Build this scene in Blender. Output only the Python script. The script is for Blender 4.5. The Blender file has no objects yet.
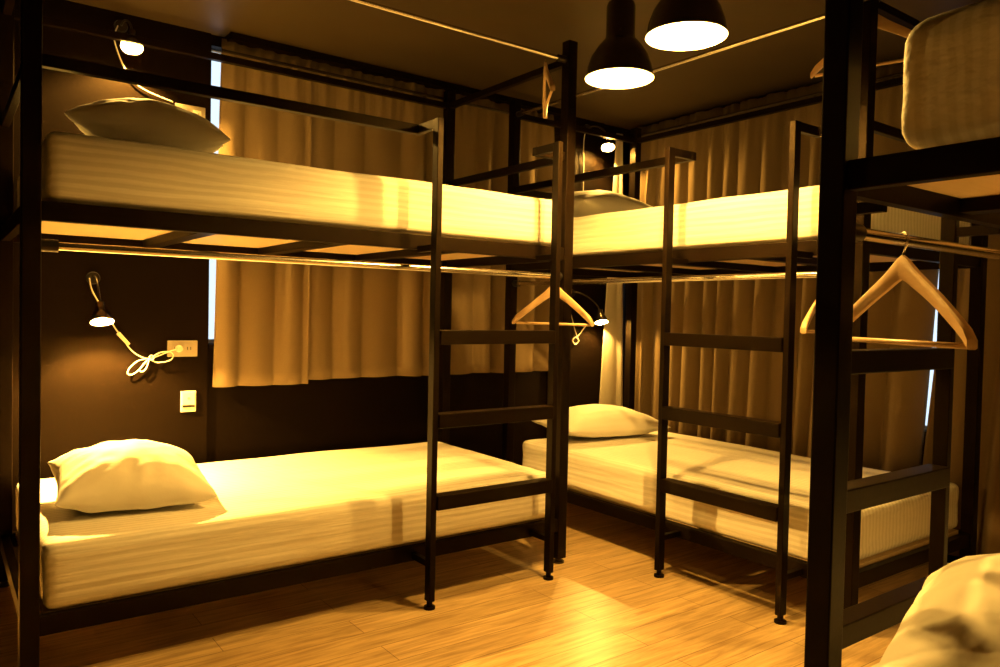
import bpy, bmesh, math, random
from mathutils import Vector, Matrix, noise
random.seed(7)
PI = math.pi
S = bpy.context.scene
COL = S.collection

# ------------------------------------------------------------ camera, world, exposure
cam_d = bpy.data.cameras.new('camera'); cam = bpy.data.objects.new('camera', cam_d); COL.objects.link(cam)
cam_d.sensor_width = 36; cam_d.lens = 761.23/1000*36; cam_d.clip_start = .02
yaw, pitch, roll = math.radians(36.56), math.radians(-1.53), math.radians(1.2)
fwd0 = Vector((math.sin(yaw), math.cos(yaw), 0)); right0 = Vector((math.cos(yaw), -math.sin(yaw), 0)); up0 = Vector((0, 0, 1))
fwd = fwd0*math.cos(pitch)+up0*math.sin(pitch); u2 = -fwd0*math.sin(pitch)+up0*math.cos(pitch)
rgt = right0*math.cos(roll)+u2*math.sin(roll); upv = -right0*math.sin(roll)+u2*math.cos(roll)
mw = Matrix((rgt, upv, -fwd)).transposed().to_4x4(); mw.translation = Vector((0, 0, 1.1235))
cam.matrix_world = mw
S.camera = cam
w = bpy.data.worlds.new('daylight'); S.world = w; w.use_nodes = True
w.node_tree.nodes['Background'].inputs[0].default_value = (.72, .86, 1, 1)
w.node_tree.nodes['Background'].inputs[1].default_value = 1.15
S.view_settings.view_transform = 'Standard'; S.view_settings.look = 'None'
S.view_settings.gamma = 1; S.view_settings.use_curve_mapping = False
S.view_settings.exposure = 0.4
WARM = (1, .535, .095, 1)          # colour of every lamp bulb in the room
PENDANT_WATTS = 88           # lamp power; the glass of each bulb glows too
READING_WATTS = 120

# ------------------------------------------------------------ materials
def mat(name, col, rough=.5, metal=0, spec=.5, emit=None, strength=0):
    m = bpy.data.materials.new(name); m.use_nodes = True
    b = m.node_tree.nodes['Principled BSDF']
    b.inputs['Base Color'].default_value = (*col, 1); b.inputs['Roughness'].default_value = rough
    if max(col) < .05: b.inputs['Specular Tint'].default_value = (1, .72, .45, 1)
    b.inputs['Metallic'].default_value = metal; b.inputs['Specular IOR Level'].default_value = spec
    if emit:
        b.inputs['Emission Color'].default_value = emit; b.inputs['Emission Strength'].default_value = strength
    return m
def N(m, t, **kw):
    n = m.node_tree.nodes.new(t)
    for k, v in kw.items():
        if k in n.inputs: n.inputs[k].default_value = v
        else: setattr(n, k, v)
    return n
def L(m, a, b): m.node_tree.links.new(a, b)
def bsdf(m): return m.node_tree.nodes['Principled BSDF']
def noisy(m, c1, c2, scale, bump=0, vscale=(1, 1, 1), detail=4, rough=None, bdist=.01):
    tc = N(m, 'ShaderNodeTexCoord'); mp = N(m, 'ShaderNodeMapping', Scale=vscale)
    L(m, tc.outputs['Object'], mp.inputs['Vector'])
    nz = N(m, 'ShaderNodeTexNoise', Scale=scale, Detail=detail); L(m, mp.outputs[0], nz.inputs['Vector'])
    mx = N(m, 'ShaderNodeMix', data_type='RGBA'); mx.inputs['A'].default_value = (*c1, 1); mx.inputs['B'].default_value = (*c2, 1)
    L(m, nz.outputs['Fac'], mx.inputs['Factor']); L(m, mx.outputs['Result'], bsdf(m).inputs['Base Color'])
    if bump:
        bp = N(m, 'ShaderNodeBump', Strength=bump, Distance=bdist); L(m, nz.outputs['Fac'], bp.inputs['Height'])
        L(m, bp.outputs[0], bsdf(m).inputs['Normal'])
    return m
M = {}
M['steel'] = noisy(mat('black powder coated steel', (.004, .003, .002), .42, 0, .08), (.004, .0022, .0010), (.006, .0034, .0016), 60, .03)
M['chrome'] = mat('chromed tube', (.75, .68, .6), .22, 1)
M['rubber'] = mat('black plastic', (.01, .01, .01), .35)
M['wall'] = noisy(mat('black wall paint', (.02, .017, .014), .6, 0, .06), (.0024, .0013, .0006), (.004, .0021, .001), 5, .05)
M['panel'] = noisy(mat('black brown panel', (.03, .02, .015), .55, 0, .06), (.0032, .0017, .0008), (.005, .0027, .0013), 4, .03)
M['ceil'] = noisy(mat('dark ceiling paint', (.09, .07, .06), .5, 0, .25), (.045, .031, .015), (.058, .04, .02), 3, .05)
M['ply'] = noisy(mat('plywood', (.55, .36, .2), .55), (.50, .36, .21), (.62, .46, .28), 6, .05, (1, 14, 1))
M['wood'] = noisy(mat('pale beech', (.62, .42, .24), .35), (.56, .37, .2), (.68, .48, .28), 12, .04, (1, 8, 8))
M['curtain'] = noisy(mat('taupe blackout curtain', (.19, .15, .11), .9, 0, .1), (.17, .12, .066), (.22, .158, .088), 220, .25, bdist=.002)
M['sheer'] = mat('pale sheer curtain', (.55, .5, .42), .8)
b = bsdf(M['sheer']); M['sheer'].node_tree.nodes.remove(b)
ms = M['sheer']; out = ms.node_tree.nodes['Material Output']
df = N(ms, 'ShaderNodeBsdfDiffuse', Color=(.6, .55, .46, 1)); tl = N(ms, 'ShaderNodeBsdfTranslucent', Color=(.5, .47, .42, 1))
mxs = N(ms, 'ShaderNodeMixShader', Fac=.12); L(ms, df.outputs[0], mxs.inputs[1]); L(ms, tl.outputs[0], mxs.inputs[2]); L(ms, mxs.outputs[0], out.inputs['Surface'])
M['plastic'] = mat('ivory plastic', (.7, .64, .52), .3)
M['dimplastic'] = mat('grey plastic plate', (.34, .29, .22), .35)
M['cord'] = mat('white flex', (.75, .7, .6), .4)
M['black'] = mat('black enamel', (.012, .01, .009), .16)
M['white'] = mat('white reflector enamel', (.85, .82, .76), .35)
M['bulb'] = mat('pendant bulb glass', (1, .9, .7), .3, emit=WARM, strength=60)
M['rbulb'] = mat('reading lamp bulb glass', (1, .9, .7), .3, emit=WARM, strength=60)
M['frame'] = mat('window frame', (.6, .62, .62), .4)
def glass():
    m = bpy.data.materials.new('window glass'); m.use_nodes = True; nt = m.node_tree; nt.nodes.remove(bsdf(m))
    t = N(m, 'ShaderNodeBsdfTransparent', Color=(.95, .97, 1, 1)); g = N(m, 'ShaderNodeBsdfGlossy', Roughness=.02)
    x = N(m, 'ShaderNodeMixShader', Fac=.06); L(m, t.outputs[0], x.inputs[1]); L(m, g.outputs[0], x.inputs[2])
    L(m, x.outputs[0], nt.nodes['Material Output'].inputs['Surface']); return m
M['glass'] = glass()
def sheet(name, stripes=True):
    """white cotton; woven satin stripes run along the mattress and wrap down its sides"""
    m = mat(name, (.8, .77, .7), .62, 0, .3)
    tc = N(m, 'ShaderNodeTexCoord'); sp = N(m, 'ShaderNodeSeparateXYZ'); L(m, tc.outputs['Object'], sp.inputs[0])
    ge = N(m, 'ShaderNodeSeparateXYZ'); L(m, tc.outputs['Normal'], ge.inputs[0])
    ab = N(m, 'ShaderNodeMath', operation='ABSOLUTE'); L(m, ge.outputs['Y'], ab.inputs[0])
    gt = N(m, 'ShaderNodeMath', operation='GREATER_THAN'); L(m, ab.outputs[0], gt.inputs[0]); gt.inputs[1].default_value = .6
    mu = N(m, 'ShaderNodeMath', operation='MULTIPLY'); L(m, sp.outputs['Z'], mu.inputs[0]); L(m, gt.outputs[0], mu.inputs[1])
    ad = N(m, 'ShaderNodeMath', operation='ADD'); L(m, sp.outputs['Y'], ad.inputs[0]); L(m, mu.outputs[0], ad.inputs[1])
    # slow wander of the stripes where the sheet is pulled
    mp = N(m, 'ShaderNodeMapping', Scale=(1.3, 5, 5)); L(m, tc.outputs['Object'], mp.inputs[0])
    nz = N(m, 'ShaderNodeTexNoise', Scale=2.0, Detail=3); L(m, mp.outputs[0], nz.inputs['Vector'])
    ns = N(m, 'ShaderNodeMath', operation='MULTIPLY_ADD'); L(m, nz.outputs['Fac'], ns.inputs[0]); ns.inputs[1].default_value = .03; L(m, ad.outputs[0], ns.inputs[2])
    fr = N(m, 'ShaderNodeMath', operation='MULTIPLY'); L(m, ns.outputs[0], fr.inputs[0]); fr.inputs[1].default_value = 2*PI/.026
    si = N(m, 'ShaderNodeMath', operation='SINE'); L(m, fr.outputs[0], si.inputs[0])
    mr = N(m, 'ShaderNodeMapRange'); L(m, si.outputs[0], mr.inputs['Value'])
    mr.inputs['From Min'].default_value = -.5; mr.inputs['From Max'].default_value = .5
    mx = N(m, 'ShaderNodeMix', data_type='RGBA'); mx.inputs['A'].default_value = (.72, .69, .62, 1) if stripes else (.8, .77, .7, 1); mx.inputs['B'].default_value = (.84, .81, .75, 1)
    L(m, mr.outputs[0], mx.inputs['Factor']); L(m, mx.outputs['Result'], bsdf(m).inputs['Base Color'])
    # folds pulled along the length
    mp2 = N(m, 'ShaderNodeMapping', Scale=(.7, 9, 16)); L(m, tc.outputs['Object'], mp2.inputs[0])
    n2 = N(m, 'ShaderNodeTexNoise', Scale=2.4, Detail=3); L(m, mp2.outputs[0], n2.inputs['Vector'])
    bp = N(m, 'ShaderNodeBump', Strength=.3 if stripes else .2, Distance=.02); L(m, n2.outputs['Fac'], bp.inputs['Height'])
    L(m, bp.outputs[0], bsdf(m).inputs['Normal'])
    return m
M['sheet'] = sheet('striped white fitted sheet')
M['pillow'] = noisy(mat('white cotton pillowcase', (.82, .79, .72), .65, 0, .3), (.8, .77, .70), (.85, .82, .76), 5, .35, (1, 1, 1), 5, bdist=.02)
def floor_mat():
    m = mat('oak laminate', (.5, .33, .16), .33)
    tc = N(m, 'ShaderNodeTexCoord')
    br = N(m, 'ShaderNodeTexBrick', Scale=1, offset=.37)
    br.inputs['Color1'].default_value = (.54, .40, .21, 1); br.inputs['Color2'].default_value = (.64, .48, .27, 1); br.inputs['Mortar'].default_value = (.2, .12, .06, 1)
    br.inputs['Mortar Size'].default_value = .0015; br.inputs['Brick Width'].default_value = 1.2; br.inputs['Row Height'].default_value = .125; br.inputs['Bias'].default_value = 0
    L(m, tc.outputs['Object'], br.inputs['Vector'])
    mp = N(m, 'ShaderNodeMapping', Scale=(1.2, 14, 1)); L(m, tc.outputs['Object'], mp.inputs[0])
    nz = N(m, 'ShaderNodeTexNoise', Scale=3.2, Detail=6, Roughness=.6, Distortion=.8); L(m, mp.outputs[0], nz.inputs['Vector'])
    cr = N(m, 'ShaderNodeValToRGB'); cr.color_ramp.elements[0].position = .32; cr.color_ramp.elements[0].color = (.58, .5, .42, 1)
    cr.color_ramp.elements[1].position = .66; cr.color_ramp.elements[1].color = (1.12, 1.1, 1.06, 1); L(m, nz.outputs['Fac'], cr.inputs[0])
    mx = N(m, 'ShaderNodeMix', data_type='RGBA', blend_type='MULTIPLY'); mx.inputs['Factor'].default_value = 1
    L(m, br.outputs['Color'], mx.inputs['A']); L(m, cr.outputs[0], mx.inputs['B']); L(m, mx.outputs['Result'], bsdf(m).inputs['Base Color'])
    bp = N(m, 'ShaderNodeBump', Strength=.12, Distance=.004); L(m, nz.outputs['Fac'], bp.inputs['Height']); L(m, bp.outputs[0], bsdf(m).inputs['Normal'])
    return m
M['floor'] = floor_mat()

# ------------------------------------------------------------ mesh helpers
def bx(bm, x0, x1, y0, y1, z0, z1, bev=0):
    r = bmesh.ops.create_cube(bm, size=1)
    vs = r['verts']
    for v in vs:
        v.co = Vector(((x0+x1)/2+v.co.x*(x1-x0), (y0+y1)/2+v.co.y*(y1-y0), (z0+z1)/2+v.co.z*(z1-z0)))
    if bev:
        es = list({e for v in vs for e in v.link_edges})
        bmesh.ops.bevel(bm, geom=es, offset=bev, segments=2, affect='EDGES', profile=.5)
def cyl(bm, p, q, r, seg=16, r2=None):
    p, q = Vector(p), Vector(q); d = q-p
    rot = d.to_track_quat('Z', 'Y').to_matrix().to_4x4(); rot.translation = (p+q)/2
    bmesh.ops.create_cone(bm, cap_ends=True, segments=seg, radius1=r, radius2=r if r2 is None else r2, depth=d.length, matrix=rot)
def tube(bm, pts, r, seg=8, closed=False):
    pts = [Vector(p) for p in pts]; n = len(pts); rings = []
    prev = None
    for i, p in enumerate(pts):
        a = pts[i-1] if (i or closed) else p; c = pts[(i+1) % n] if (i < n-1 or closed) else p
        t = (c-a).normalized()
        if prev is None: u = t.orthogonal().normalized()
        else: u = (prev-t*prev.dot(t)).normalized()
        prev = u; v = t.cross(u)
        rr = r(i/(n-1)) if callable(r) else r
        rings.append([bm.verts.new(p+(u*math.cos(2*PI*k/seg)+v*math.sin(2*PI*k/seg))*rr) for k in range(seg)])
    for i in range(n if closed else n-1):
        a, c = rings[i], rings[(i+1) % n]
        for k in range(seg): bm.faces.new((a[k], a[(k+1) % seg], c[(k+1) % seg], c[k]))
    if not closed: bm.faces.new(rings[0][::-1]); bm.faces.new(rings[-1])
def smooth_path(pts, n=8):
    pts = [Vector(p) for p in pts]; out = []
    for i in range(len(pts)-1):
        p0 = pts[max(i-1, 0)]; p1 = pts[i]; p2 = pts[i+1]; p3 = pts[min(i+2, len(pts)-1)]
        for k in range(n):
            t = k/n
            out.append(.5*((2*p1)+(p2-p0)*t+(2*p0-5*p1+4*p2-p3)*t*t+(3*p1-p0-3*p2+p3)*t**3))
    return out+[pts[-1]]
def lathe(bm, prof, seg=40, mtx=Matrix()):
    rings = []
    for r, z in prof:
        rings.append([bm.verts.new(mtx @ Vector((r*math.cos(2*PI*k/seg), r*math.sin(2*PI*k/seg), z))) for k in range(seg)])
    for i in range(len(rings)-1):
        for k in range(seg): bm.faces.new((rings[i][k], rings[i][(k+1) % seg], rings[i+1][(k+1) % seg], rings[i+1][k]))
    return rings
def obj(name, bm, m, parent=None, loc=None, rz=0, smooth=False):
    me = bpy.data.meshes.new(name); bmesh.ops.recalc_face_normals(bm, faces=bm.faces); bm.to_mesh(me); bm.free()
    me.materials.append(m); o = bpy.data.objects.new(name, me); COL.objects.link(o)
    if smooth:
        for p in me.polygons: p.use_smooth = True
        if smooth == 'auto':
            try: me.set_sharp_from_angle(angle=math.radians(40))
            except Exception: pass
    if parent: o.parent = parent
    if loc is not None: o.location = loc
    o.rotation_euler[2] = rz
    return o
def boxobj(name, b, m, parent=None, bev=0):
    bm = bmesh.new(); bx(bm, *b, bev); return obj(name, bm, m, parent)
def tag(o, label, cat, group=None):
    o['label'] = label; o['category'] = cat
    if group: o['group'] = group
    return o
def thing(name, label, cat, loc=(0, 0, 0), rz=0, group=None):
    o = bpy.data.objects.new(name, None); o.empty_display_size = .1; COL.objects.link(o)
    o.location = loc; o.rotation_euler[2] = rz
    return tag(o, label, cat, group)
def struct(o): o['kind'] = 'structure'; return o
def copy_tree(o, parent=None):
    kids = list(o.children); c = o.copy(); COL.objects.link(c)
    if parent: c.parent = parent
    for k in kids: copy_tree(k, c)
    return c

# ------------------------------------------------------------ room shell
RX, RY, CZ, LX0, FY = 3.81, 3.70, 2.395, -1.0, -.40
struct(boxobj('floor', (LX0-.1, RX+.1, FY-.1, RY+.1, -.06, 0), M['floor']))
struct(boxobj('ceiling', (LX0-.1, RX+.1, FY-.1, RY+.1, CZ, CZ+.06), M['ceil']))
def wall_holes(name, axis, a0, a1, pos, thick, holes):
    """a wall along `axis` with rectangular openings (a0, a1, z0, z1), sorted"""
    bm = bmesh.new()
    def seg(u0, u1, z0, z1):
        if u1-u0 < 1e-4 or z1-z0 < 1e-4: return
        if axis == 'x': bx(bm, u0, u1, pos, pos+thick, z0, z1)
        else: bx(bm, pos, pos+thick, u0, u1, z0, z1)
    u = a0
    for h in holes:
        seg(u, h[0], 0, CZ); seg(h[0], h[1], 0, h[2]); seg(h[0], h[1], h[3], CZ); u = h[1]
    seg(u, a1, 0, CZ)
    return struct(obj(name, bm, M['wall']))
W1 = (1.033, 3.02, .95, 2.345); W3 = (3.70, 3.806, .60, 1.42); W2 = (1.25, 2.60, .60, 2.10)
wall_holes('wall_back', 'x', LX0-.1, RX+.1, RY, .12, [W1, W3])
wall_holes('wall_right', 'y', FY-.1, RY, RX, .12, [W2])
struct(boxobj('wall_left', (LX0-.12, LX0, FY-.1, RY, 0, CZ), M['wall']))
struct(boxobj('wall_front', (LX0, RX, FY-.12, FY, 0, CZ), M['wall']))
def window(name, axis, h, pos):
    fr = .018; root = bpy.data.objects.new(name, None); COL.objects.link(root); struct(root)
    bm = bmesh.new()
    def seg(u0, u1, z0, z1, d=.04):
        if axis == 'x': bx(bm, u0, u1, pos+.06, pos+.06+d, z0, z1)
        else: bx(bm, pos+.06, pos+.06+d, u0, u1, z0, z1)
    e = .001
    u0, u1, z0, z1 = h[0]+e, h[1]-e, h[2]+e, h[3]-e
    seg(u0, u0+.004, z0, z1); seg(u1-.004, u1, z0, z1); seg(u0, u1, z0, z0+fr); seg(u0, u1, z1-fr*.4, z1)
    n = max(1, round((u1-u0)/1.0))
    for k in range(1, n): seg(u0+(u1-u0)*k/n-.02, u0+(u1-u0)*k/n+.02, z0, z1)
    obj('window_frame', bm, M['frame'], root)
    bm = bmesh.new()
    if axis == 'x': bx(bm, u0+.006, u1-.006, pos+.078, pos+.083, z0+fr, z1-.01)
    else: bx(bm, pos+.078, pos+.083, u0+.006, u1-.006, z0+fr, z1-.01)
    obj('window_pane', bm, M['glass'], root)
window('window_1', 'x', W1, RY); window('window_2', 'y', W2, RX); window('window_3', 'x', W3, RY)
# shallow dark panelling left of the window and the column right of it
struct(boxobj('trim_1', (LX0, 1.026, RY-.015, RY-.0005, 0, CZ-.001), M['panel']))
struct(boxobj('trim_2', (3.12, 3.56, RY-.015, RY-.0005, 0, CZ-.001), M['panel']))
struct(boxobj('trim_3', (1.034, 3.11, RY-.02, RY-.0005, .93, .949), M['panel']))

struct(boxobj('light_baffle', (1.09, 3.119, 3.60, RY-.0005, 2.362, CZ-.001), M['panel']))  # added board, blocks window daylight leaking over the curtain tops onto the ceiling
# ------------------------------------------------------------ bunk bed (local: x along the length, y=0 front, z up)
BLEN, BDEP, PW = 2.10, 1.04, .05
UB, UT, LB, LT = 1.4236, 1.631, .2083, .4137
PT, TB, GD = 2.337, 2.2537, 1.8255
ROD = 1.2934
def make_bunk(label, shift=0):
    t = thing('bunk_bed', label, 'bunk bed', group=None)
    st = M['steel']
    for x in (0, BLEN-PW):
        for y in (0, BDEP-PW):
            p = boxobj('post', (x, x+PW, y, y+PW, .022, PT), st, t, .003)
            bm = bmesh.new(); cx, cy = x+PW/2, y+PW/2
            cyl(bm, (cx, cy, 0), (cx, cy, .008), .027, 20); cyl(bm, (cx, cy, .008), (cx, cy, .022), .014, 12)
            obj('foot', bm, M['rubber'], p)
    for zt in (UB, LB):
        for y in (.004, BDEP-.034): boxobj('side_rail', (PW, BLEN-PW, y, y+.03, zt-.060, zt-.003), st, t, .002)
        for x in (.01, BLEN-.04): boxobj('end_rail', (x, x+.03, PW, BDEP-PW, zt-.058, zt-.003), st, t, .002)
        n = 3
        for k in range(1, n+1):
            xc = PW+(BLEN-2*PW)*k/(n+1); boxobj('support_bar', (xc-.03, xc+.03, .034, BDEP-.034, zt-.05, zt-.019), st, t, .002)
        boxobj('base_board', (.062, BLEN-.062, .035, BDEP-.035, zt-.018, zt-.001), M['ply'], t)
    # top frame: steel at the back and ends, chromed hanging rod at the front
    boxobj('top_rail', (PW, BLEN-PW, BDEP-.04, BDEP-.01, TB-.015, TB+.015), st, t, .002)
    for x in (.01, BLEN-.04): boxobj('top_rail', (x, x+.03, PW, BDEP-PW, TB-.015, TB+.015), st, t, .002)
    def rod(z, r, y):
        bm = bmesh.new(); cyl(bm, (PW, y, z), (BLEN-PW, y, z), r, 16)
        o = obj('hanging_rod', bm, M['chrome'], t, smooth='auto')
        for a, c in ((PW+.0005, PW+.045), (BLEN-PW-.045, BLEN-PW-.0005)):
            b = bmesh.new(); cyl(b, (a, y, z), (c, y, z), r+.006, 18); obj('rod_socket', b, M['rubber'], o, smooth='auto')
    rod(TB, .009, .025); rod(ROD, .0125, .028)
    # guard rails
    LA, LBx, LY = 1.308+shift, 1.896+shift, -.118
    for x in (.01, BLEN-.04): boxobj('guard_rail', (x, x+.025, PW, BDEP-PW, GD-.018, GD+.018), st, t, .002)
    boxobj('guard_rail', (PW, LA+.011, .010, .040, GD-.018, GD+.018), st, t, .002)
    boxobj('guard_rail', (LBx-.011, BLEN-PW, .010, .040, GD-.018, GD+.018), st, t, .002)
    # ladder
    lad = bpy.data.objects.new('ladder', None); COL.objects.link(lad); lad.parent = t; lad.location = (0, LY, 0)
    for x in (LA, LBx):
        bm = bmesh.new(); bx(bm, x-.012, x+.012, -.019, .019, .03, GD+.018, .002)
        for z in (.17, UB-.06, GD):
            d = .019 if z < GD else .019
            bx(bm, x-.0105, x+.0105, d, -LY+(.004 if z < GD else .010), z-.012 if z < GD else z-.017, z+.012 if z < GD else z+.017, .001)
        if True:
            cyl(bm, (x, 0, 0), (x, 0, .01), .022, 18); cyl(bm, (x, 0, .01), (x, 0, .031), .011, 12)
        obj('ladder_leg', bm, st, lad)
    for z in (1.0285, .713, .4028):
        boxobj('rung', (LA+.012, LBx-.012, -.028, .028, z-.027, z+.027), st, lad, .003).location = (0, 0, 0)
    return t
bedA = make_bunk('black steel bunk bed along the short-curtained wall, left of the room corner')
bedA.location = (.1946, 2.5564, 0)
bedB = copy_tree(bedA); bedB.location = (2.6296, 3.505, 0); bedB.rotation_euler[2] = -PI/2
bedB['label'] = 'black steel bunk bed along the long-curtained right wall, beyond the ladder in the middle'
bedC = make_bunk('nearest black steel bunk bed at the right edge, with thick front post', -.04)
bedC.location = (3.447, .8102, 0); bedC.rotation_euler[2] = PI
def bedpt(bed, x, y, z): return Matrix.Translation(bed.location) @ Matrix.Rotation(bed.rotation_euler[2], 4, 'Z') @ Vector((x, y, z))

# ------------------------------------------------------------ mattresses
def rbox(bm, lx, ly, lz, r, nx=44, ny=22, nz=8, seed=0):
    """box with round edges, cut into a grid so the fabric can sag a little"""
    bmesh.ops.create_cube(bm, size=2)
    bmesh.ops.subdivide_edges(bm, edges=[e for e in bm.edges if abs(e.verts[0].co.x-e.verts[1].co.x) > 1], cuts=nx, use_grid_fill=True)
    bmesh.ops.subdivide_edges(bm, edges=[e for e in bm.edges if abs(e.verts[0].co.y-e.verts[1].co.y) > 1], cuts=ny, use_grid_fill=True)
    bmesh.ops.subdivide_edges(bm, edges=[e for e in bm.edges if abs(e.verts[0].co.z-e.verts[1].co.z) > 1], cuts=nz, use_grid_fill=True)
    h = Vector((lx/2, ly/2, lz/2))
    for v in bm.verts:
        # spread the grid towards the edges
        q = Vector([math.copysign(1-(1-abs(c))**1.35, c) for c in v.co])
        p = Vector((q.x*h.x, q.y*h.y, q.z*h.z))
        c = Vector([max(-(h[i]-r), min(h[i]-r, p[i])) for i in range(3)])
        d = p-c
        # project the outer shell on the rounded box
        if d.length > 1e-6:
            m_ = max(abs(d.x), abs(d.y), abs(d.z)); p = c+d.normalized()*m_ if m_ > 1e-6 else p
        n = noise.noise(Vector((p.x*2.2+seed, p.y*3, p.z*7)))*.006+noise.noise(Vector((p.x*5+seed, p.y*14, p.z*24)))*.0022
        f = min(1, (p.z/h.z+1)*1.5)
        v.co = p+(d.normalized() if d.length > 1e-6 else Vector((0, 0, 1)))*n*f
def mattress(bed, up, label, seed, x0=PW+.01, x1=BLEN-PW-.01, y0=.012, y1=BDEP-.022, rad=.032, dz=0):
    z0, z1 = (UB, UT+dz) if up else (LB, LT)
    lx, ly = x1-x0, y1-y0
    bm = bmesh.new(); rbox(bm, lx, ly, z1-z0, rad, seed=seed)
    o = obj('mattress', bm, M['sheet'], smooth=True)
    mid = bedpt(bed, (x0+x1)/2, (y0+y1)/2, (z0+z1)/2+.0015); o.location = mid; o.rotation_euler[2] = bed.rotation_euler[2]
    return tag(o, label, 'mattress')
mattress(bedA, False, 'white striped mattress on the lower bunk of the left bed', 1.3)
mattress(bedA, True, 'white striped mattress on the upper bunk of the left bed', 5.7)
mattress(bedB, False, 'white striped mattress on the lower bunk along the right wall', 9.1, x0=.155)
mattress(bedB, True, 'white striped mattress on the upper bunk along the right wall', 13.9)
mattress(bedC, False, 'white mattress on the lower bunk of the nearest bed, at the bottom right', 17.2)
mattress(bedC, True, 'shaded mattress on the upper bunk of the nearest bed, at the top right', 21.4, y0=.115, y1=.985, rad=.055, dz=.035, x1=BLEN-.03)

# ------------------------------------------------------------ pillows
def pillow(label, loc, rot, a=.33, b=.21, t=.085, seed=0, wr=1.0, rest=LT, group=None):
    bm = bmesh.new(); nu, nv = 56, 40; grid = {}
    for s in (1, -1):
        for i in range(nu+1):
            for j in range(nv+1):
                if s < 0 and (i in (0, nu) or j in (0, nv)): grid[(s, i, j)] = grid[(1, i, j)]; continue
                u = -math.cos(PI*i/nu); v = -math.cos(PI*j/nv)
                x = a*u*(1-.075*(1-v*v)**1.0); y = b*v*(1-.07*(1-u*u))
                prof = max(0, (1-u**2)*(1-v**2))**.42*(1-.12*u*u-.1*v*v)
                z = s*t*prof*(1.12 if s > 0 else .88)
                edge = max(abs(u), abs(v))
                wn = noise.noise(Vector((u*2.4+seed, v*2.4, s*3.0)))*.10+noise.noise(Vector((u*5+seed*2, v*7, s*5.0)))*.055
                # creases that run in from the seams
                ang = math.atan2(v, u)
                wn += .035*math.sin(ang*17+seed+4*noise.noise(Vector((u*2, v*2, seed))))*min(1, max(0, (edge-.35)/.4))
                z += t*wn*wr*min(1, (1-edge)*9)
                y += .006*noise.noise(Vector((u*4, seed, v)))*wr; x += .006*noise.noise(Vector((v*4, seed+3, u)))*wr
                z += .010*noise.noise(Vector((u*3+seed, v*3, 8)))*edge**4*wr
                grid[(s, i, j)] = bm.verts.new((x, y, z))
    for s in (1, -1):
        for i in range(nu):
            for j in range(nv):
                q = [grid[(s, i, j)], grid[(s, i+1, j)], grid[(s, i+1, j+1)], grid[(s, i, j+1)]]
                if s < 0: q.reverse()
                try: bm.faces.new(q)
                except ValueError: pass
    # the underside flattens where it lies on the mattress
    R = Matrix.Translation(loc) @ (Matrix.Rotation(math.radians(rot[2]), 4, 'Z') @ Matrix.Rotation(math.radians(rot[1]), 4, 'Y') @ Matrix.Rotation(math.radians(rot[0]), 4, 'X'))
    for v in bm.verts:
        p = R @ v.co; lo = rest+.006
        if p.z < lo+.02: p.z = lo+.02*math.exp((p.z-lo-.02)/.02)
        v.co = p-Vector((loc[0], loc[1], rest))
    o = obj('pillow', bm, M['pillow'], smooth=True); o.location = (loc[0], loc[1], rest)
    return tag(o, label, 'pillow', group)
pillow('plump white pillow on the lower left bunk, lit by the lamp above it', (.565, 2.97, .500), (8, 3, -3), .25, .22, .118, 2.1, .55)
pillow('flat white pillow in shade on the upper left bunk', (.60, 2.86, 1.725), (7, 3, -12), .245, .19, .094, 6.4, .5, UT)
pillow('white pillow on the lower bunk in the room corner', (3.13, 3.22, .492), (3, 2, -3), .38, .20, .095, 9.3, .4)
pillow('white pillow on the upper bunk in the room corner', (3.10, 3.20, 1.725), (2, 2, 0), .34, .20, .10, 12.8, .5, UT)
pillow('large white pillow at the bottom right, on the nearest lower bunk', (1.66, .51, .52), (-8, -6, 14), .29, .25, .145, 15.5, .5)

# ------------------------------------------------------------ curtains
def curtain(name, label, axis, u0, u1, pos, z0, z1, m, seed, step=.19, amp=.026, side=-1, slant=(0, 0), cat='curtain', group=None, head=True):
    """pleated cloth hanging along x (or y) at pos; slant moves the bottom of its two side edges"""
    bm = bmesh.new(); nu = max(12, int((u1-u0)/.0085)); nz = 26; g = []
    rnd = random.Random(seed)
    # fold positions
    xs = [0]; 
    while xs[-1] < (u1-u0): xs.append(xs[-1]+step*rnd.uniform(.55, 1.35))
    amps = [rnd.uniform(.55, 1.1) for _ in xs]
    def fold(s):
        for k in range(len(xs)-1):
            if xs[k] <= s <= xs[k+1]:
                f = (s-xs[k])/(xs[k+1]-xs[k])
                c = .5-.5*math.cos(2*PI*f)
                return (c**.42)*amps[k]
        return 0
    for j in range(nz+1):
        tz = j/nz; z = z0+(z1-z0)*tz; row = []
        for i in range(nu+1):
            f = i/nu; s = (u1-u0)*f
            u = u0+s+(slant[0]*(1-f)+slant[1]*f)*(1-tz)
            ss = s+.02*noise.noise(Vector((s*3, tz*1.5, seed)))*(1-tz)
            d = fold(max(0, min(u1-u0, ss)))*(1-.25*tz)
            if head: d = d*(1-.35*max(0, tz-.8)*5)+.35*max(0, (tz-.8)*5)*(.5+.5*math.sin(s*2*PI/.062+seed))*.8
            d += .22*noise.noise(Vector((s*6, tz*2.2, seed+5)))
            zz = z+(.006*noise.noise(Vector((s*5, 0, seed))) if j == 0 else 0)
            if head and j == nz: zz += .002*math.sin(s*2*PI/.062)
            off = side*amp*(d-.4)
            row.append(bm.verts.new((u, pos+off, zz) if axis == 'x' else (pos+off, u, zz)))
        g.append(row)
    for j in range(nz):
        for i in range(nu): bm.faces.new((g[j][i], g[j][i+1], g[j+1][i+1], g[j+1][i]))
    o = obj(name, bm, m, smooth=True)
    sm = o.modifiers.new('cloth', 'SOLIDIFY'); sm.thickness = .0025; sm.offset = 0
    return tag(o, label, cat, group)
CY, CX_ = 3.647, 3.754
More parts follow.
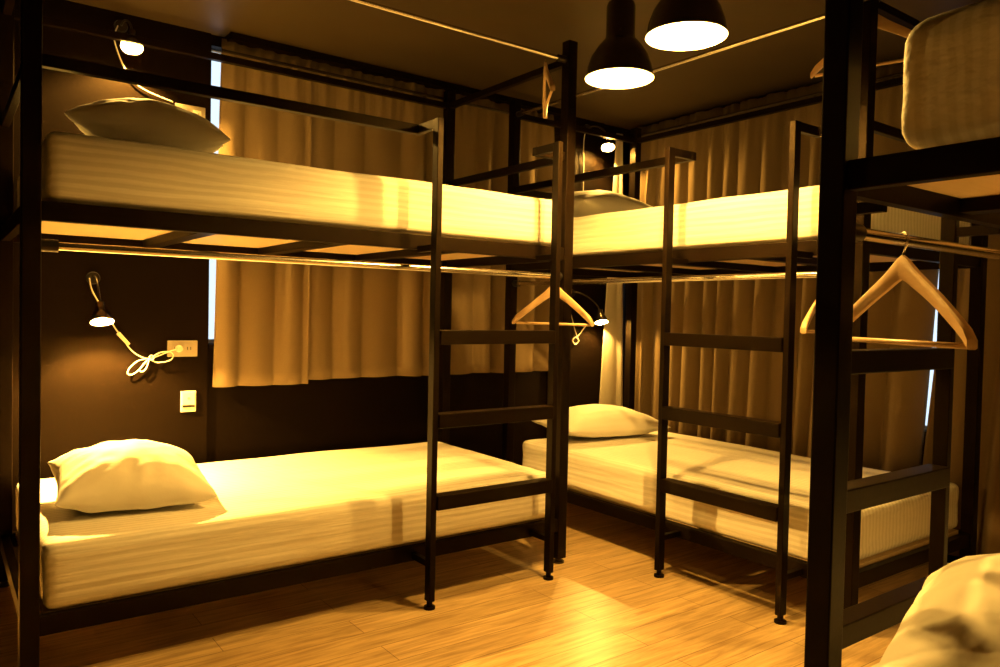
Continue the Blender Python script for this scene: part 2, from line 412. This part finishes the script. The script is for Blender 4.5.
curtain('curtain', 'short taupe curtain panel beside the bright daylight strip, left end of the window', 'x', 1.068, 1.505, CY, .748, 2.374, M['curtain'], 3, .16, .058, slant=(-.022, 0))
curtain('curtain', 'wide short taupe curtain behind the left bunk bed, ending above the black wall', 'x', 1.490, 3.095, CY+.012, .768, 2.374, M['curtain'], 11, .17, .058)
curtain('curtain', 'long taupe curtain behind the bunk along the right wall', 'y', 1.600, 3.62, CX_, .06, 2.375, M['curtain'], 23, .16, .07, slant=(.12, 0))
curtain('curtain', 'long dark curtain right of the thin daylight slit, behind the wooden hanger', 'y', .1, 1.531, CX_, .06, 2.375, M['curtain'], 31, .17, .07, slant=(0, .174))
curtain('sheer_curtain', 'narrow pale sheer curtain hanging in the corner beside the reading lamp', 'x', 3.615, 3.667, 3.625, .30, 2.33, M['sheer'], 41, .04, .012, slant=(-.11, .065), head=False)
def curtain_rail(label, p, q, n):
    t = thing('curtain_rail', label, 'curtain rail', p)
    p, q = Vector(p), Vector(q); d = q-p; bm = bmesh.new(); cyl(bm, (0, 0, 0), d, .008, 12); obj('rail', bm, M['rubber'], t, smooth='auto')
    nrm = Vector((0, 1, 0)) if abs(d.x) > abs(d.y) else Vector((1, 0, 0))
    for k in range(n):
        c = d*((k+.5)/n); bm = bmesh.new(); cyl(bm, c, c+nrm*.03, .005, 8)
        obj('rail_bracket', bm, M['rubber'], t)
    return t
curtain_rail('dark curtain rail over the short curtains behind the left bed', (1.05, 3.603, 2.30), (3.10, 3.603, 2.30), 3)
curtain_rail('dark curtain rail over the long curtains on the right wall', (3.700, .15, 2.305), (3.700, 3.56, 2.305), 4)

def bulb_light(parent, loc, watts, rad, name):
    ld = bpy.data.lights.new(name, 'POINT'); ld.energy = watts; ld.color = WARM[:3]; ld.shadow_soft_size = rad
    o = bpy.data.objects.new(name, ld); COL.objects.link(o); o.parent = parent; o.location = loc; return o
# ------------------------------------------------------------ pendant lamps
def pendant(label, x, y, z):
    t = thing('pendant_lamp', label, 'pendant lamp', (x, y, z), group='pendant lamps over the aisle')
    R = .128
    prof_o = [(R, 0), (R+.002, .004), (R-.002, .012), (R-.008, .045), (R-.022, .085), (R-.045, .120), (.066, .140), (.0565, .150), (.0545, .165), (.0545, .270), (.050, .283), (.035, .290), (.006, .292)]
    bm = bmesh.new(); lathe(bm, prof_o, 56); o = obj('lamp_shade', bm, M['black'], t, smooth='auto')
    prof_i = [(R, 0), (R-.006, .012), (R-.012, .045), (R-.026, .083), (R-.049, .115), (.06, .134), (.05, .146), (.012, .150)]
    bm = bmesh.new(); lathe(bm, prof_i, 56); obj('reflector', bm, M['white'], o, smooth='auto')
    bm = bmesh.new(); cyl(bm, (0, 0, .292), (0, 0, CZ-z-.02), .004, 10); obj('cable', bm, M['rubber'], t)
    bm = bmesh.new(); cyl(bm, (0, 0, CZ-z-.02), (0, 0, CZ-z-.0005), .045, 28, .05); obj('ceiling_rose', bm, M['rubber'], t, smooth='auto')
    bm = bmesh.new(); cyl(bm, (0, 0, .085), (0, 0, .149), .018, 16); obj('lamp_socket', bm, M['rubber'], t)
    bm = bmesh.new(); bmesh.ops.create_uvsphere(bm, u_segments=20, v_segments=14, radius=.026, matrix=Matrix.Translation((0, 0, .102))); obj('bulb', bm, M['bulb'], t, smooth=True)
    bulb_light(t, (0, 0, .050), PENDANT_WATTS, .022, 'bulb_light')
    return t
pendant('black dome pendant lamp, left of the two, whole shade and neck in view', 2.08, 2.08, 2.02)
pendant('black dome pendant lamp, right of the two, cut by the top edge', 1.93, 1.635, 2.02)

# ------------------------------------------------------------ reading lamps
WY = RY-.015
def bez(p0, p1, p2, p3, n=18):
    return [Vector(p0)*(1-t)**3+Vector(p1)*3*t*(1-t)**2+Vector(p2)*3*t*t*(1-t)+Vector(p3)*t**3 for t in [k/n for k in range(n+1)]]
def reading_lamp(label, base, head, tilt, cordpts=None, loops=(), switch=None, plug=None, wy=WY, sgn=-1, aim=0, power=1):
    """base and head in world (x, z); lamp hangs on the wall at wy, sgn = direction into the room"""
    bX, bZ = base; hX, hY, hZ = head
    t = thing('reading_lamp', label, 'reading lamp', (bX, wy, bZ), group='bedside reading lamps')
    bm = bmesh.new(); cyl(bm, (0, 0, 0), (0, sgn*.016, 0), .028, 24, .024); obj('wall_plate', bm, M['rubber'], t, smooth='auto')
    H = Vector((hX-bX, hY-wy, hZ-bZ))             # centre of the shade mouth
    ax = Vector((math.sin(math.radians(aim))*math.sin(math.radians(tilt)), sgn*math.cos(math.radians(aim))*math.sin(math.radians(tilt)), -math.cos(math.radians(tilt)))).normalized()
    rot = (-ax).to_track_quat('Z', 'Y').to_matrix().to_4x4(); rot.translation = H
    top = H-ax*.085
    bm = bmesh.new(); tube(bm, bez((0, sgn*.016, 0), (0, sgn*.075, .025), top-ax*.06, top), .0045, 8); obj('gooseneck', bm, M['rubber'], t, smooth=True)
    bm = bmesh.new(); lathe(bm, [(.043, 0), (.044, .003), (.041, .018), (.030, .045), (.021, .058), (.019, .085), (.012, .09), (.001, .091)], 32, rot); sh = obj('lamp_shade', bm, M['black'], t, smooth='auto')
    bm = bmesh.new(); lathe(bm, [(.043, 0), (.038, .016), (.027, .043), (.018, .055), (.001, .057)], 32, rot); obj('reflector', bm, M['white'], sh, smooth='auto')
    bm = bmesh.new(); bmesh.ops.create_uvsphere(bm, u_segments=16, v_segments=12, radius=.014, matrix=rot @ Matrix.Translation((0, 0, .040))); obj('bulb', bm, M['rbulb'], sh, smooth=True)
    bulb_light(sh, rot @ Vector((0, 0, .025)), READING_WATTS*power, .010, 'bulb_light')
    if cordpts:
        P = lambda p, y=-.012: Vector((p[0]-bX, sgn*abs(y), p[1]-bZ))
        bm = bmesh.new(); tube(bm, smooth_path([P(p, -.02 if i < 2 else -.012) for i, p in enumerate(cordpts)]), .0028, 8)
        for k, lp in enumerate(loops): tube(bm, smooth_path([P(p, -.012-.006*(k+1)) for p in lp]), .0028, 8)
        c = obj('cord', bm, M['cord'], t, smooth=True)
        if switch:
            a, b2 = P(switch[0], -.014), P(switch[1], -.014); bm = bmesh.new(); cyl(bm, a, b2, .0085, 12, .0075); obj('inline_switch', bm, M['plastic'], c, smooth='auto')
        if plug:
            a = P(plug, -.008); bm = bmesh.new(); cyl(bm, a, a+Vector((0, sgn*.03, 0)), .017, 16, .012); obj('plug', bm, M['plastic'], c, smooth='auto')
    return t
reading_lamp('lit black gooseneck lamp over the lower left bunk, its white cord tied in a bow', (.544, 1.238), (.556, 3.53, 1.052), 22,
    [(.527, 1.237), (.535, 1.194), (.555, 1.152), (.600, 1.075), (.629, 1.024), (.649, .994), (.677, .95), (.702, .919), (.734, .896), (.767, .887), (.809, .899), (.851, .917), (.89, .929)],
    [[(.767, .887), (.726, .880), (.69, .850), (.680, .824), (.698, .817), (.731, .843), (.767, .887)], [(.767, .887), (.757, .850), (.740, .830), (.727, .838), (.745, .865), (.767, .887)], [(.767, .887), (.801, .870), (.851, .878), (.866, .900), (.85, .917), (.81, .914), (.767, .887)], [(.775, .880), (.765, .895), (.775, .903), (.783, .89), (.775, .880)]],
    ((.641, 1.002), (.685, .95)), (.895, .930), aim=5, power=3)
reading_lamp('lit reading lamp over the upper left bunk pillow, near the ceiling', (.645, 2.335), (.671, 3.585, 2.225), 26, [(.63, 2.33), (.62, 2.25), (.70, 2.10), (.86, 2.045)], (), None, None, aim=-10, power=1.8)
reading_lamp('lit lamp in the corner under the upper bunk, beside the sheer curtain', (3.297, 1.262), (3.478, 3.585, 1.078), 24,
    [(3.262, 1.235), (3.28, 1.14), (3.33, 1.02), (3.36, .955), (3.33, .935), (3.31, .965), (3.36, .99), (3.42, 1.05)], [[(3.36, .955), (3.33, .98), (3.305, .955), (3.33, .93), (3.36, .955)]], None, None, aim=-20, power=.36)
reading_lamp('lit lamp in the corner above the upper bunk pillow', (3.40, 2.335), (3.504, 3.59, 2.212), 26, [(3.385, 2.33), (3.36, 2.25), (3.37, 2.05), (3.375, 1.72)], (), None, None, aim=-35, power=.7)
reading_lamp('reading lamp over the nearest lower bunk, beyond the right edge', (1.98, 1.24), (1.98, FY+.10, 1.05), 8, wy=FY, sgn=1, power=.6)

# ------------------------------------------------------------ sockets and switch
def plate(name, label, cat, x0, x1, z0, z1, m, kind):
    t = thing(name, label, cat, ((x0+x1)/2, WY-.0005, (z0+z1)/2)); hx, hz = (x1-x0)/2, (z1-z0)/2
    bm = bmesh.new(); bx(bm, -hx, hx, -.009, 0, -hz, hz, .003); obj('cover_plate', bm, m, t)
    if kind == 'socket':
        for cx in (-hx*.42, hx*.42):
            bm = bmesh.new(); bx(bm, cx-.019, cx+.019, -.0105, -.0088, -.021, .021, .001); o = obj('outlet', bm, M['plastic' if m is M['plastic'] or cx > 0 and 'upper' in label else 'dimplastic'], t)
            bm = bmesh.new()
            for dx in (-.007, .007): bx(bm, cx+dx-.0015, cx+dx+.0015, -.0112, -.0104, -.006, .008)
            obj('outlet_slots', bm, M['rubber'], o)
    else:
        bm = bmesh.new(); bx(bm, -hx*.8, hx*.8, -.014, -.0088, -hz*.55, -hz*.35, .002); obj('card_slot', bm, M['rubber'], t)
        bm = bmesh.new(); bx(bm, -hx*.85, hx*.85, -.013, -.0088, -hz*.34, hz*.85, .002); obj('rocker', bm, M['plastic'], t)
        bm = bmesh.new(); cyl(bm, (0, -.0128, hz*.3), (0, -.0142, hz*.3), .006, 14); obj('indicator', bm, M['dimplastic'], t)
    return t
plate('wall_socket', 'double wall socket beside the tied cord, left of the window', 'wall socket', .846, .978, .893, .967, M['dimplastic'], 'socket')
plate('wall_socket', 'wall socket half hidden behind the upper bunk pillow', 'wall socket', .870, 1.003, 1.965, 2.045, M['dimplastic'], 'socket')
plate('wall_switch', 'pale upright switch plate on the black wall below the socket', 'wall switch', .906, .974, .636, .734, M['plastic'], 'switch')

# ------------------------------------------------------------ wooden coat hangers (local: arms along x, hook top at z=0)
def make_hanger(label):
    t = thing('coat_hanger', label, 'coat hanger', group='wooden coat hangers on the bunk rods')
    HW = .22; drop = .052; bm = bmesh.new(); n = 28; secs = []
    for i in range(n+1):
        f = -1+2*i/n; a = abs(f); x = HW*f
        zt = -drop-.005-.146*(a**1.15)-.012*a*(1-a)*0+.012*math.exp(-(a/.16)**2)
        hgt = .040-.012*a+(.010*math.exp(-(a/.18)**2))
        if a > .93: hgt *= 1-(a-.93)*4; zt -= (a-.93)*.14
        th = .0065+.0045*a**3
        bow = .018*a*a
        secs.append([bm.verts.new((x, -bow+dy*th, zt-dz*hgt)) for dy, dz in ((-1, .15), (-.6, 0), (.6, 0), (1, .15), (1, .85), (.6, 1), (-.6, 1), (-1, .85))])
    for i in range(n):
        for k in range(8): bm.faces.new((secs[i][k], secs[i][(k+1) % 8], secs[i+1][(k+1) % 8], secs[i+1][k]))
    bm.faces.new(secs[0]); bm.faces.new(secs[-1][::-1])
    obj('hanger_body', bm, M['wood'], t, smooth='auto')
    zb = -drop-.005-.146-.024
    bm = bmesh.new(); tube(bm, [(-HW*.93, -.0155, zb), (0, -.010, zb), (HW*.93, -.0155, zb)], .0058, 12); obj('trouser_bar', bm, M['wood'], t, smooth=True)
    r = .0165; pts = [(0, 0, -drop-.006), (0, 0, -drop+.008)]
    for k in range(13):
        a = -PI/2+(PI*1.45)*k/12
        pts.append((-r*math.cos(a)*1.0 if False else r*math.sin(a+PI/2)*0+r*math.cos(a), 0, r*math.sin(a)-r))
    bm = bmesh.new(); tube(bm, [(0, 0, -drop-.006), (0, 0, -.045), (.004, 0, -.036)]+[(r*math.cos(a), 0, r*math.sin(a)-r+.0018) for a in [-.35*PI+1.25*PI*k/12 for k in range(13)]], .0018, 8)
    obj('hook', bm, M['chrome'], t, smooth=True)
    return t
def put(h, p, deg, rodr):     # p = axis of the rod it hangs on
    h.location = (p[0], p[1], p[2]+rodr+.0018); h.rotation_euler[2] = math.radians(deg)
h = make_hanger('wooden hanger facing us on the rod under the left upper bunk')
AYr = bedA.location.y+.028
put(h, (2.213, AYr, ROD), -78, .0125)
h2 = copy_tree(h); h2['label'] = 'wooden hanger seen edge on, hung high beside the far post'; put(h2, (2.13, bedA.location.y+.025, TB), 54, .009)
h3 = copy_tree(h); h3['label'] = 'large wooden hanger in front on the nearest chrome rod'; put(h3, (1.625, bedC.location.y-.028, ROD), -118, .0125)
h4 = copy_tree(h); h4['label'] = 'wooden hanger mostly hidden behind the thick post, only its left tip showing'; put(h4, (2.6296+.028, 1.55, ROD), 6, .0125)
h5 = copy_tree(h); h5['label'] = 'wooden hanger high up, its middle hidden behind the thick post'; put(h5, (2.70, 1.43, TB), 104, .015)
